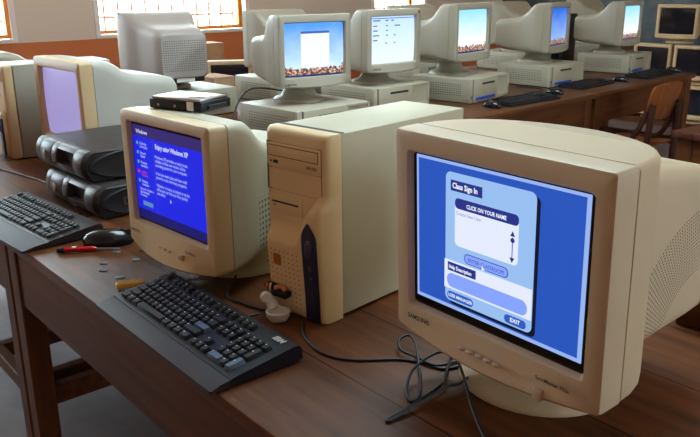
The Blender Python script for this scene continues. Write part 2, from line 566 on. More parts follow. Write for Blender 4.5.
board = thing('chalkboard', 'wide dark slate chalkboard along the far wall behind the monitors', 'chalkboard', (-2.775, YF, .0))
cb = MB(); cb.box(-2.5, 2.3, -.028, 0, .72, 2.45); cb.build('writing_surface', 'board', board, None)
cf = MB()
for q in ((-2.56, -2.5, .66, 2.51), (2.3, 2.36, .66, 2.51)): cf.box(q[0], q[1], -.04, 0, q[2], q[3])
cf.box(-2.5, 2.3, -.04, 0, .66, .72); cf.box(-2.5, 2.3, -.04, 0, 2.45, 2.51)
cf.build('board_frame', 'desk_rail', board, None)
cs = MB(); cs.box(-.402, -.398, -.030, -.028, .72, 2.45); cs.build('panel_joint', 'line', board, None)

# ------------------------------------------------------------------ desks
def desk(name, label, w, d, loc, rz, top='desk_top', h=DESK, group=None, apron=.165, cross=True, overhang=.02, L=.075):
    """origin: front left corner on the floor; x along the front edge, y towards the back"""
    t = thing(name, label, 'desk', loc, rz, group)
    m = MB(); m.box(0, w, 0, d, h-.032, h, .005, 2); m.build('tabletop', top, t)
    o = overhang
    for (x, y) in ((o, o), (w-o-L, o), (o, d-o-L), (w-o-L, d-o-L)):
        m = MB(); m.box(x, x+L, y, y+L, 0, h-.032, .004, 1); m.build('leg', 'desk_leg', t)
    za = h-.032-apron
    for (x0, x1, y0, y1) in ((o+L, w-o-L, o+.006, o+.03), (o+L, w-o-L, d-o-.03, d-o-.006), (o+.012, o+.036, o+L, d-o-L), (w-o-.036, w-o-.012, o+L, d-o-L)):
        m = MB(); m.box(x0, x1, y0, y1, za, h-.032, .002, 1); m.build('apron', 'desk_rail', t)
    if cross:
        for (x0, x1, y0, y1, z0) in ((o+.02, o+.055, o+L, d-o-L, .22), (w-o-.055, w-o-.02, o+L, d-o-L, .22), (o+.055, w-o-.055, d*.5-.02, d*.5+.02, .225)):
            m = MB(); m.box(x0, x1, y0, y1, z0, z0+.06, .003, 1); m.build('stretcher', 'desk_rail', t)
    return t

near = desk('wooden_desk', 'long reddish brown plank desk in the foreground carrying the blue-screen monitor and the cream tower', 2.08, 1.06, (-1.13, 0, 0), 0, overhang=.006, L=.062)
nearl = desk('wooden_desk', 'brown plank desk at the left under the black stacked computers and palm-rest keyboard', 1.75, .80, (-2.885, 0, 0), 0, overhang=.006, L=.062)
for (x0, x1, y0, y1, z0) in ((1.36, 1.40, .02, .78, .215), (.07, 1.68, .016, .05, .215)):
    m = MB(); m.box(x0, x1, y0, y1, z0, z0+.05, .003, 1); m.build('stretcher', 'desk_rail', nearl)
RZ = math.radians(94.0)
def row(s, d):
    return (-1.494 - s*.0695 - d*.9976, 2.43 + s*.9976 - d*.0695)
# row desks: their x axis runs along the row
def row_desk(s0, s1, label):
    p = row(s0, 0)
    return desk('row_desk', label, s1-s0-.006, .78, (p[0], p[1], 0), RZ, 'row_top', group=None)
row_desk(-1.50, -.20, 'brown wooden desk of the far row under the two frontal lit monitors')
row_desk(-.20, 1.20, 'middle brown wooden desk of the far row with two keyboards and mice on it')
row_desk(1.20, 2.66, 'brown wooden desk at the far end of the row behind the school chair')
def back_desk(s0, s1, label):
    p = row(s0, .79)
    return desk('back_row_desk', label, s1-s0-.006, .74, (p[0], p[1], 0), RZ, 'row_top')
back_desk(-1.50, .0, 'brown desk behind the far row under the monitor seen from the rear')
back_desk(.0, 1.5, 'middle brown desk hidden behind the far row of lit monitors')
back_desk(1.5, 3.0, 'far brown desk hidden behind the last lit monitor of the row')
dd = desk('dark_desk', 'dark brown wooden desk behind the big beige monitor at the right edge', 1.3, 1.25, (-.672, 2.80, 0), math.radians(-3), 'dark_desk', apron=.30)

# ------------------------------------------------------------------ RIGHT FOREGROUND MONITOR
big = thing('crt_monitor', 'large beige monitor in the right foreground showing a blue sign-in page', 'monitor', (.354, .2535, DESK), -.029)
ZC = .284
M['glass_black'] = plastic('black_tube_edge', srgb(12, 12, 16), .2)
T, bs = crt(big, ZC, 1.0, LARGE, 'beige', 'beige_vent', bb=.014, screen_mat='glass_black', ow=.332, oh=.256, oz=-.006, zb=-.178, tilt=.036, stand_r=.136, stand_y=.200, stand_x=-.045, curve=0.0, er=.006)
U = dict(frame=glow('ui_pale_blue', srgb(150, 178, 235), .9), bg=glow('ui_blue', srgb(38, 84, 186), .9), win=glow('ui_light_blue', srgb(146, 184, 232), .95),
         white=glow('ui_white', srgb(216, 222, 250), 1.0), navy=glow('ui_navy', srgb(40, 54, 140), .8), pill=glow('ui_pill', srgb(126, 154, 246), 1.0),
         btn=glow('ui_button', srgb(46, 90, 190), .9), txt=glow('ui_text', srgb(235, 240, 255), 1.0), dark=glow('ui_shadow', srgb(16, 24, 56), .5), grey=glow('ui_grey_text', srgb(120, 130, 180), .8))
YS = ZC
def P(u, v):         # u 0..1 from the left, v 0..1 from the top of the lit picture
    return (-.1575 + .315*u, ZC + .118 - .236*v)
def rrect(u0, v0, u1, v1, r, n=6):
    (x0, z1), (x1, z0) = P(u0, v0), P(u1, v1)
    pts = []
    for cx, cz, a0 in ((x1-r, z0+r, -PI/2), (x1-r, z1-r, 0), (x0+r, z1-r, PI/2), (x0+r, z0+r, PI)):
        for k in range(n+1):
            a = a0+PI/2*k/n
            pts.append((cx+r*math.cos(a), cz+r*math.sin(a)))
    return pts
lay = [0.0115]
def ui(name, mat, u0, v0, u1, v1, r=.0005):
    lay[0] -= .00012
    return flat(rrect(u0, v0, u1, v1, r), lay[0], name, U[mat], bs)
def ut(s, u, v, size, mat='txt', weight=.0, align='LEFT', sx=1.0):
    lay[0] -= .00012
    x, z = P(u, v)
    return letters(s, size, U[mat], bs, front_xf(x, lay[0], z, sx), weight, align)
ui('picture_border', 'frame', 0, 0, 1, 1, .001)
ui('picture_background', 'bg', .014, .02, .978, .975, .001)
ui('window_shadow', 'dark', .225, .085, .755, .965, .009)
ui('sign_in_window', 'win', .200, .065, .735, .945, .010)
ui('title_plate', 'navy', .232, .115, .43, .185)
ut('Class Sign In', .243, .166, .0118, weight=.0003, sx=.84)
ui('name_list', 'white', .262, .225, .645, .545, .008)
ui('list_header', 'navy', .262, .225, .645, .295, .007)
ut('CLICK ON YOUR NAME', .455, .277, .0088, weight=.0002, align='CENTER', sx=.8)
ut('Create New User', .270, .335, .0085, 'grey', sx=.8)
ui('scroll_line', 'navy', .611, .37, .616, .50)
ui('scroll_knob', 'navy', .602, .375, .626, .405, .0034)
for a, b in ((.352, -1), (.512, 1)):
    lay[0] -= .00012
    x, z = P(.614, a)
    flat([(x-.0045, z+.003*b), (x+.0045, z+.003*b), (x, z-.005*b)], lay[0], 'scroll_arrow', U['navy'], bs)
ui('enter_button', 'navy', .328, .575, .597, .643, .0075)
ui('enter_button', 'pill', .332, .580, .593, .638, .0068)
ut('ENTER CLASSROOM', .4625, .626, .009, 'navy', align='CENTER', sx=.85)
lay[0] -= .00012
x, z = P(.44, .612)
flat([(x, z), (x+.006, z-.0075), (x+.0028, z-.0078), (x, z-.0105)], lay[0], 'pointer', U['white'], bs)
ui('help_panel', 'white', .200, .655, .735, .855, .0005)
ui('title_plate', 'navy', .222, .668, .405, .728)
ut('Help Description', .230, .712, .0088, weight=.0002, sx=.76)
ui('help_field', 'pill', .218, .742, .712, .842, .0112)
ui('manager_button', 'btn', .222, .872, .392, .928, .006)
ut('USER MANAGER', .307, .911, .0078, weight=.0001, align='CENTER', sx=.88)
ui('exit_button', 'btn', .585, .872, .71, .928, .006)
ut('EXIT', .6475, .911, .0088, weight=.0002, align='CENTER')
letters('SAMSUNG', .0108, 'ink', big, front_xf(-.160, -.0085, ZC-.153), .0003)
letters('SyncMaster 753s', .0082, 'ink', big, front_xf(.100, -.0095, ZC-.156), .0002)
for i in range(5):
    q = MB(); q.ell((-.036+.017*i, -.0135, ZC-.162), .0065, .004, .0032, 14, 8); q.build('control_button', 'beige', big)
q = MB(); q.box(.098, .114, -.0150, -.006, ZC-.187, ZC-.170, .002, 2); q.build('power_button', 'beige', big)

h = MB(); h.loft([ring(rr(w_, t_, q_, r_), d_) for d_, w_, t_, q_, r_ in TUBE])
h.build('tube_cover', 'beige_vent', big, 40, T)
lean = Matrix.Translation((0, 0, ZC)) @ Matrix.Rotation(.036, 4, 'X') @ Matrix.Translation((0, 0, -ZC))
for o in list(bs.children)+[c for c in big.children if c.name.split('.')[0] in ('lettering', 'control_button', 'power_button')]:
    o.data.transform(lean)

# ------------------------------------------------------------------ BLUE SETUP SCREEN MONITOR
bl = thing('crt_monitor', 'putty coloured monitor with a bright blue installation screen and a hard drive on its top', 'monitor', (-.508, .189, DESK), .058)
ZB = .234
T2, bsc = crt(bl, ZB, .948, [(.05,.195,.152,-.186,.012), (.09,.192,.151,-.186,.022), (.115,.187,.147,-.184,.035), (.135,.180,.136,-.184,.045), (.155,.171,.116,-.184,.045), (.175,.163,.097,-.184,.04), (.20,.156,.084,-.183,.04), (.26,.148,.075,-.182,.04), (.34,.138,.066,-.178,.04), (.40,.127,.052,-.168,.035), (.412,.116,.04,-.158,.03)], 'putty', 'putty_vent', bb=.020, screen_mat='glass_black', ow=.325, oh=.25, oz=0, zb=-.185, stand_r=.12, stand_y=.19, curve=0)
V_ = dict(blue=glow('setup_blue', srgb(18, 32, 216), .95), bar=glow('setup_dark_bar', srgb(50, 36, 110), .8), light=glow('setup_light_blue', srgb(70, 90, 235), .9), txt=glow('setup_text', srgb(190, 200, 250), .95),
          red=glow('setup_orange', srgb(220, 60, 60), .9), green=glow('setup_green', srgb(90, 170, 120), .9), low=glow('setup_low_bar', srgb(16, 18, 110), .8), grey=glow('setup_grey', srgb(90, 140, 190), .8))
lay2 = [.0108]
def P2(u, v):
    return ((-.1575+.315*u)*.948, ZB+(.118-.236*v)*.948)
def ui2(name, mat, u0, v0, u1, v1):
    lay2[0] -= .00012
    (x0, z1), (x1, z0) = P2(u0, v0), P2(u1, v1)
    return flat([(x0, z0), (x1, z0), (x1, z1), (x0, z1)], lay2[0], name, V_[mat], bsc)
def ut2(s, u, v, size, mat='txt', w=.0, sx=1.0):
    lay2[0] -= .00012
    x, z = P2(u, v)
    return letters(s, size, V_[mat], bsc, front_xf(x, lay2[0], z, sx), w)
ui2('picture_background', 'blue', 0, 0, 1, 1)
ui2('title_bar', 'bar', 0, 0, 1, .115)
ui2('lower_bar', 'low', 0, .90, 1, 1)
ui2('divider', 'light', .30, .115, .304, .90)
ut2('Windows', .06, .085, .013, w=.0003)
ut2('Enjoy using Windows XP', .335, .205, .0155, w=.0006, sx=.86)
for (v, a, b, c) in ((.20, 'Collecting', 'information', 'green'), (.30, 'Dynamic', 'Update', 'green'), (.40, 'Preparing', 'installation', 'green'), (.50, 'Installing', 'Windows', 'red'), (.60, 'Finalizing', 'installation', 'green')):
    ui2('step_marker', c, .055, v-.028, .082, v+.005)
    ut2(a, .105, v, .0092, 'red' if c == 'red' else 'txt', sx=.8); ut2(b, .105, v+.035, .0092, 'red' if c == 'red' else 'txt', sx=.8)
for k_, s_ in enumerate(('Setup will complete in', 'approximately:', '34 minutes')):
    ut2(s_, .065, .685+.034*k_, .0088, sx=.8)
ui2('progress_box', 'grey', .10, .80, .25, .85)
para = ['Windows XP provides an easy to use,', 'reliable and fast new version of the', 'operating system for your computer.', '', 'It lets you work, play and learn with', 'pictures, music and many programs.', '', 'Whether at home, at school or at the', 'office you can find your files quickly', 'and easily.']
for k_, s_ in enumerate(para):
    if s_: ut2(s_, .335, .30+.042*k_, .0108, sx=.82)
lay2[0] -= .0001
x, z = P2(.52, .68)
flat([(x, z), (x+.006, z-.0075), (x+.0028, z-.0078), (x, z-.0105)], lay2[0], 'pointer', V_['txt'], bsc)
letters('SAMSUNG', .0095, 'ink', bl, front_xf(-.155, -.0125, ZB-.142), .0003)
letters('SyncMaster', .009, 'ink', bl, front_xf(.085, -.0125, ZB-.142), .0002)
for i in range(3):
    q = MB(); q.ell((-.02+.02*i, -.0145, ZB-.155), .0055, .003, .003, 12, 8); q.build('control_button', 'putty', bl)
q = MB(); q.box(.055, .073, -.015, -.006, ZB-.166, ZB-.152, .002, 2); q.build('power_button', 'putty', bl)

# hard drive on top of it
hd = thing('hard_drive', 'bare black and silver hard drive lying on top of the blue-screen monitor', 'hard drive', (-.574, .269, 1.1285), math.radians(20))
q = MB(); q.box(-.078, .078, -.01, .095, 0, .022, .003, 2); q.build('casing', 'black', hd)
q = MB(); q.box(-.073, .073, -.006, .091, .022, .028, .002, 2); q.build('top_cover', 'steel', hd)
q = MB(); q.box(-.06, -.01, .01, .06, .028, .0284); q.build('paper_label', 'white', hd)
q = MB(); q.revolve([(.03, 0), (.03, .0015), (.026, .002)], 28, (.03, .045, .028)); q.build('spindle_cap', 'silver', hd)
q = MB(); q.box(.036, .056, -.0112, -.01, .002, .022); q.build('foil_tab', 'silver', hd)
for i in range(3):
    q = MB(); q.cyl((-.05+.05*i, -.0098, .010), (-.05+.05*i, -.0112, .010), .003, n=10); q.build('screw', 'steel', hd)
q = MB(); q.box(.078, .083, .01, .075, .004, .014, .001, 1); q.build('connector', 'bezel_dark', hd)

# ------------------------------------------------------------------ CREAM TOWER
tw = thing('computer_tower', 'cream tower computer with a navy strip and broken front port between the two big monitors', 'computer', (-.173, .302, DESK), .125)
TWW, TWH, TWD = .0885, .381, .450
def sstep(a, b, x):
    t = max(0, min(1, (x-a)/(b-a))); return t*t*(3-2*t)
def tfront(x, z):
    e = min(TWW-abs(x), .02)/.02
    y = .012*(1-math.sqrt(max(0, 1-(1-e)**2)))
    ez = min(min(z, TWH-z), .014)/.014
    y += .008*(1-math.sqrt(max(0, 1-(1-ez)**2)))
    z0 = .180+.075*sstep(.016, .068, x)
    b = sstep(z0+.008, z0-.024, z)
    b *= 1-.35*sstep(z0-.02, 0, z)
    return y-.029*b*sstep(-TWW, -TWW+.034, x)
q = MB(); nx, nz = 40, 70
G = [[q.bm.verts.new((-TWW+2*TWW*i/nx, tfront(-TWW+2*TWW*i/nx, TWH*j/nz), TWH*j/nz)) for i in range(nx+1)] for j in range(nz+1)]
for j in range(nz):
    for i in range(nx):
        q.bm.faces.new((G[j][i], G[j][i+1], G[j+1][i+1], G[j+1][i]))
rim = [G[0][i] for i in range(nx+1)] + [G[j][nx] for j in range(1, nz+1)] + [G[nz][i] for i in range(nx-1, -1, -1)] + [G[j][0] for j in range(nz-1, 0, -1)]
bk = [q.bm.verts.new((v.co.x, .040, v.co.z)) for v in rim]
for i in range(len(rim)):
    j = (i+1) % len(rim)
    q.bm.faces.new((rim[j], rim[i], bk[i], bk[j]))
q.bm.faces.new(bk)
q.build('front_bezel', 'cream', tw, 50)
q = MB(); q.box(-TWW+.003, TWW-.003, .0385, .0505, TWH-.003, TWH+.0006); q.build('case_joint', 'line', tw, None)
q = MB(); q.box(-TWW+.0005, TWW-.0005, .0415, TWD, .006, TWH, .004, 2); q.build('case', 'cream_case', tw)
for (x, y) in ((-.07, .06), (.07, .06), (-.07, .37), (.07, .37)):
    q = MB(); q.cyl((x, y, 0), (x, y, .0075), .012, n=12); q.build('rubber_foot', 'black', tw)
def outline(mb, x0, x1, z0, z1, y, t=.0012):
    mb.box(x0, x1, y-.0006, y+.004, z0-t, z0); mb.box(x0, x1, y-.0006, y+.004, z1, z1+t)
    mb.box(x0-t, x0, y-.0006, y+.004, z0-t, z1+t); mb.box(x1, x1+t, y-.0006, y+.004, z0-t, z1+t)
q = MB(); q.box(-.078, .070, -.003, .004, .306, .350, .0015, 2); cdd = q.build('cd_drive', 'cream', tw)
q = MB(); outline(q, -.074, .066, .326, .346, -.003); q.build('tray_gap', 'line', cdd, None)
for x_ in (.035, .050):
    q = MB(); q.box(x_, x_+.012, -.005, -.002, .311, .317, .001, 1); q.build('drive_button', 'face_grey', cdd)
q = MB(); q.cyl((-.066, -.0025, .314), (-.066, -.0042, .314), .0022, n=10); q.build('headphone_jack', 'line', cdd)
q = MB(); q.box(-.058, -.046, -.0045, -.002, .311, .317); q.build('volume_wheel', 'line', cdd)
q = MB(); outline(q, -.080, .072, .256, .352, 0.0006, .0012); outline(q, -.080, .072, .256, .300, 0.0006, .0012); q.build('bay_gap', 'line', tw, None)
q = MB(); q.box(-.074, .020, -.003, .004, .208, .243, .0015, 2); fdd = q.build('floppy_drive', 'cream', tw)
q = MB(); q.box(-.066, .010, -.0036, -.002, .229, .2325); q.build('disk_slot', 'line', fdd, None)
q = MB(); q.box(-.045, -.012, -.0042, -.002, .2215, .229, .001, 1); q.build('slot_flap', 'cream', fdd)
q = MB(); q.box(-.006, .012, -.006, -.002, .212, .219, .001, 1); q.build('eject_button', 'cream', fdd)
q = MB(); q.box(-.062, -.055, -.006, -.002, .222, .226, .001, 1); q.build('activity_lamp', 'face_grey', fdd)
def patch(x0, x1, z0, z1, off, top_round=True, nx=8, nz=40):
    q = MB(); g = []
    for j in range(nz+1):
        z = z0+(z1-z0)*j/nz; r = []
        t = sstep(.80, 1.0, j/nz) if top_round else 0
        for i in range(nx+1):
            c = x0+(x1-x0)*.5; hwid = (x1-x0)*.5*(math.sqrt(max(0, 1-t*t*.96)))
            x = c+hwid*(2*i/nx-1)
            r.append(q.bm.verts.new((x, tfront(x, z)-off, z)))
        g.append(r)
    for j in range(nz):
        for i in range(nx):
            q.bm.faces.new((g[j][i], g[j][i+1], g[j+1][i+1], g[j+1][i]))
    return q
st = patch(.044, .082, .004, .212, .0022, True, 12, 50).build('navy_strip', 'navy', tw, 60)
q = MB(); q.ell((.063, tfront(.063, .160)-.003, .160), .010, .005, .019, 20, 10); q.build('power_button', 'navy_button', st)
q = MB(); q.ell((.063, tfront(.063, .118)-.003, .118), .004, .003, .008, 12, 8); q.build('reset_button', 'navy_button', st)
q = MB(); q.ell((.063, tfront(.063, .098)-.003, .098), .0035, .002, .0035, 12, 8); q.build('indicator_lamp', 'navy_ink', st)
q = MB()
for i in range(9):
    for j in range(12):
        x = -.072+.0125*i; z = .022+.0105*j
        if x < -.008 and z < .072: continue
        if -.046 < x < -.013 and .100 < z < .136: continue
        y = tfront(x, z)
        q.cyl((x, y+.001, z), (x, y-.0006, z), .0013, n=8)
tag(q.build('vent_holes', 'line', tw, None), kind='stuff')
patch(-.040, -.019, .106, .130, .0018, False, 8, 8).build('gold_sticker', 'gold', tw)
o_ = patch(-.066, -.014, .030, .062, .0018, False, 10, 8).build('broken_opening', 'line', tw)
for i, (dx, mt) in enumerate(((-.066, 'black'), (-.058, 'copper'), (-.048, 'white'), (-.030, 'copper'), (-.040, 'black'), (-.053, 'red'))):
    q = MB(); y0 = tfront(dx, .06)
    q.tube([(dx, y0+.002, .052), (dx-.002, y0-.008, .056+.0015*i), (dx-.003+.002*(i % 3), y0-.013, .054), (dx-.002, y0-.011, .046)], .0026, 8, 5)
    q.build('loose_wire', mt, tw)
# white plug hanging at the opening, resting on the desk
pl = thing('white_plug', 'white plastic plug housing pulled out on loose wires in front of the cream tower', 'plug', (-.180, .247, DESK), .3)
pl.scale = (1.2, 1.2, 1.2)
q = MB(); q.revolve([(.008, .0), (.015, .002), (.020, .010), (.021, .018), (.018, .0185), (.016, .010), (.006, .006)], 28, (.010, -.004, 0)); q.build('cup', 'white', pl)
q = MB(); q.tube([(-.004, .004, .014), (-.014, .008, .024), (-.020, .002, .034), (-.012, -.006, .038)], [.010]*16+[.007]*3, 12, 6); q.build('cord_grip', 'white', pl)
q = MB(); q.box(-.016, .018, .010, .026, .034, .046, .004, 2); q.build('black_connector', 'black', pl)
q = MB(); q.tube([(-.010, .016, .047), (0, .018, .052), (.012, .016, .047)], .004, 8, 5); q.build('copper_contact', 'copper', pl)

# ------------------------------------------------------------------ BLACK SLIM DESKTOP COMPUTERS
def slim(label, loc, rz, logo=True):
    t = thing('slim_computer', label, 'computer', loc, rz)
    w, d, h = .375, .40, .0925
    q = MB(); q.box(-w/2, w/2, .035, d, .004, h, .008, 3); q.build('shell', 'dell_shell', t)
    def prof(x, sc_=1.0, a0=-PI/2, a1=PI/2):
        pts = []
        n = 14
        for k_ in range(n+1):
            a = a0 + (a1-a0)*k_/n
            pts.append((x, .036-.034*math.cos(a)*sc_, h/2 + (h/2-.001)*math.sin(a)))
        zt_ = h-.002 if a1 > 1.5 else pts[-1][2]; zb_ = .002 if a0 < -1.5 else pts[0][2]
        pts += [(x, .040, zt_), (x, .040, zb_)]
        return pts
    f = MB()
    for (a, b, s_, q0, q1) in ((-w/2, -w/2+.040, .90, -PI/2, PI/2), (-w/2+.042, -.060, 1.0, -PI/2, PI/2), (-.058, -.019, .97, -PI/2, PI/2), (-.018, .104, .97, -PI/2, -.30), (-.018, .104, .97, .75, PI/2), (.105, w/2-.020, 1.0, -PI/2, PI/2)):
        f.loft([prof(a, s_*.96, q0, q1), prof(a+.003, s_, q0, q1), prof(b-.003, s_, q0, q1), prof(b, s_*.96, q0, q1)])
    f.build('front_bezel', 'dell_face', t)
    f = MB(); f.box(-.018, .105, .026, .04, .036, h-.018); f.build('drive_bay', 'dell_dark', t, None)
    f = MB(); f.box(.0, .05, .003, .005, .014, .020); f.build('card_slot', 'line', t, None)
    f = MB(); f.ell((-.105, .001, h*.5), .010, .004, .017, 16, 8); f.build('silver_badge', 'silver', t)
    f = MB(); f.ell((-.038, .004, .028), .006, .003, .006, 12, 8); f.build('power_button', 'dell_face', t)
    f = MB()
    n = 40
    R_ = lambda x, s_: [(x, .165+.150*s_*math.cos(2*PI*i/n), h*.5+.043*s_*math.sin(2*PI*i/n)) for i in range(n)]
    f.loft([R_(w/2-.012, 1.0), R_(w/2+.003, 1.0), R_(w/2+.006, .94), R_(w/2+.0045, .88), R_(w/2+.0055, .5)])
    gr = f.build('side_grille', 'dell_dark', t)
    f = MB()
    f.loft([[(w/2-.022, .036-.034*math.cos(-PI/2+PI*k_/14), h/2+(h/2-.001)*math.sin(-PI/2+PI*k_/14)) for k_ in range(15)] + [(w/2-.022, .1, h-.002), (w/2-.022, .1, .002)],
            [(w/2, .040-.030*math.cos(-PI/2+PI*k_/14), h/2+(h/2-.003)*math.sin(-PI/2+PI*k_/14)) for k_ in range(15)] + [(w/2, .1, h-.004), (w/2, .1, .004)]])
    f.build('corner_cap', 'dell_dark', t)
    xf = Matrix.Translation((w/2+.0075, .084, h*.5-.011)) @ Matrix.Rotation(PI/2, 4, 'Z') @ Matrix.Rotation(PI/2, 4, 'X')
    if logo: letters('DELL', .034, 'dell_face', gr, xf, .0012)
    return t
slim('upper of two stacked black slim computers left of the blue-screen monitor', (-1.325, .242, DESK+.0935), .03, False)
slim('lower of two stacked black slim computers left of the blue-screen monitor', (-1.250, .236, DESK), .03)

# ------------------------------------------------------------------ KEYBOARDS
KEYM = {}
def key_mesh(w, d, mat):
    k_ = (round(w, 4), round(d, 4), mat)
    if k_ not in KEYM:
        q = MB()
        a = rr(w/2, d/2, -d/2, .0015, 2, 2)
        f = lambda s_, z: [(x-(0 if s_ == 1 else math.copysign(min(abs(x), .0028)*(1-s_)/.3, x)), y-(0 if s_ == 1 else math.copysign(min(abs(y), .0022)*(1-s_)/.3, y)), z) for x, y in a]
        q.loft([f(1, 0), f(.72, .0078), f(.68, .0085)], False, True)
        bmesh.ops.recalc_face_normals(q.bm, faces=q.bm.faces)
        me = bpy.data.meshes.new('key'); q.bm.to_mesh(me); q.bm.free()
        me.materials.append(M[mat])
        me.polygons.foreach_set('use_smooth', [True]*len(me.polygons)); me.set_sharp_from_angle(angle=math.radians(35))
        KEYM[k_] = me
    return KEYM[k_]
u_ = .0195
def layout():
    """(x, y, w, d, tag) in key units from the left / front"""
    K = []
    def rowk(y, ws, x=0.0, d=1):
        for w in ws:
            if w > 0: K.append((x+w/2, y, w, d))
            x += abs(w)
    rowk(5.4, [1, -1, 1, 1, 1, 1, -.5, 1, 1, 1, 1, -.5, 1, 1, 1, 1])
    rowk(4, [1]*13+[2]); rowk(3, [1.5]+[1]*12+[1.5]); rowk(2, [1.75]+[1]*11+[2.25]); rowk(1, [2.25]+[1]*10+[2.75]); rowk(0, [1.5, 1.25, 1.25, 5.5, 1.25, 1.25, 1.25, 1.5])
    for y in (5.4, 4, 3): rowk(y, [1, 1, 1], 15.35)
    rowk(1, [1], 16.35); rowk(0, [1, 1, 1], 15.35)
    rowk(4, [1, 1, 1, 1], 18.7); rowk(3, [1, 1, 1], 18.7); rowk(2, [1, 1, 1], 18.7); rowk(1, [1, 1, 1], 18.7); rowk(0, [2, 1], 18.7)
    K.append((22.2, 2.5, 1, 2)); K.append((22.2, .5, 1, 2))
    return K
def keyboard(label, loc, rz, W, D, rest, case, wrist, key_blue, logo, legends):
    t = thing('keyboard', label, 'keyboard', loc, rz)
    q = MB()
    pr = [(rest, .004), (rest, .016), (rest+.008, .018), (D-.018, .034), (D-.006, .033), (D, .024), (D, .006), (D-.02, .003)]
    q.loft([[(x, y, z) for y, z in pr] for x in (-W/2, W/2)])
    es = [e for e in q.bm.edges if len(e.link_faces) == 2 and e.calc_face_angle(0) > 1.2]
    bmesh.ops.bevel(q.bm, geom=es, offset=.004, segments=2, affect='EDGES', clamp_overlap=True)
    q.build('case', case, t)
    q = MB()
    pr = [(0, .002), (.002, .007), (rest*.5, .013), (rest-.001, .0155), (rest-.001, .003)]
    q.loft([[(x*(W/2), y+(.004 if abs(x) > .99 else 0)*(1 if y < rest*.3 else 0), z) for y, z in pr] for x in (-1, -.985, .985, 1)])
    q.build('wrist_rest', wrist, t)
    y0 = rest+.009+u_*.5
    x0 = -22.7*u_/2 - .004
    slope = (.034-.018)/(D-.018-rest-.008)
    tilt = Matrix.Rotation(math.atan(slope), 4, 'X')
    for (x, y, w, d) in layout():
        px, py = x0+x*u_, y0+y*u_*.97
        pz = .018+slope*(py-rest-.008)-.001
        blue = key_blue and ((y == 2 and w == 2.25) or (y == 0 and x > 18 and w == 2) or (d == 2 and y < 1))
        o = bpy.data.objects.new('key', key_mesh(w*u_-.0016, d*u_*.97-.0016, 'key_blue' if blue else 'key'))
        COL.objects.link(o); o.parent = t
        o.matrix_local = Matrix.Translation((px, py+(0 if d == 1 else 0), pz)) @ tilt
        if blue: o['label'] = 'blue grey key'
    # printed legends: small pale marks
    if legends:
        q = MB()
        for (x, y, w, d) in layout():
            if w > 3: continue
            px, py = x0+x*u_-w*u_*.5+.0058, y0+y*u_*.97+.0022
            pz = .018+slope*(py-rest-.008)+.0079
            q.box(px-.0013, px+.0012, py-.0014, py+.0014, pz-.0004, pz)
        tag(q.build('key_legends', 'legend', t, None), kind='stuff')
    if logo:
        letters(logo, .019, 'legend', t, Matrix.Translation((W/2-.055, D-.0285, .0350)), .0007)
    q = MB(); q.tube([(.02, D-.004, .014), (.018, D+.02, .006), (.02, D+.05, .004)], .0025, 8, 5)
    q.build('cord_exit', 'cable', t)
    return t
keyboard('black keyboard with charcoal wrist rest and blue-grey keys, on the near desk edge', (-.236, -.012, DESK), -.01, .478, .192, .042, 'kbcase', 'wrist', True, 'IBM', True)
keyboard('dark brown-black keyboard at the left edge in front of the stacked black computers', (-1.155, -.034, DESK), .08, .475, .225, .068, 'kbcase2', 'wrist', False, None, True)

# keyboard cord, mouse cord, loose cables (each lies on the desk)
def desk_cable(label, pts, r, rz=0, z=None):
    q = MB()
    q.tube([(p[0], p[1], (p[2] if len(p) > 2 else r+.0005)+DESK) for p in pts], r, 8, 8)
    o = q.build('cable', 'cable', None, 60)
    o['label'] = label; o['category'] = 'cable'
    return o
desk_cable('dark cord curving from the near keyboard towards the blue-screen monitor', [(-.222, .248, .004), (-.27, .236), (-.335, .232), (-.40, .285), (-.455, .345, .012), (-.452, .385, .02), (-.40, .42), (-.30, .50)], .0028)
c1 = [(-.117, .272), (-.075, .242), (-.016, .223), (.031, .225), (.071, .251), (.109, .299), (.129, .318), (.159, .334), (.196, .345), (.215, .40), (.26, .52), (.3, .7)]
desk_cable('thin dark cable running from the cream tower foot to under the sign-in monitor', c1, .0026)
c3 = [(.25, .60), (.20, .42), (.184, .343, .006), (.143, .334, .008), (.104, .329, .010), (.083, .345, .018), (.088, .365, .022), (.116, .354, .018), (.160, .318, .010), (.205, .277, .006), (.236, .240), (.234, .224), (.21, .239, .008), (.189, .273, .022), (.188, .312, .034), (.197, .342, .038), (.222, .346, .034), (.263, .322, .02), (.321, .277, .006), (.387, .230), (.44, .20), (.47, .17)]
desk_cable('dark cable looped in two rings in front of the sign-in monitor', c3, .0026)
c4 = [(.19, .55), (.169, .410), (.205, .345, .008), (.236, .300, .010), (.244, .270, .010), (.252, .215, .008), (.250, .160), (.256, .162, .004), (.256, .215, .010), (.254, .285, .014), (.262, .308, .014), (.255, .340, .012), (.240, .40), (.22, .52)]
desk_cable('dark cable folded into a bundle with its bend towards the desk front', c4, .0026)

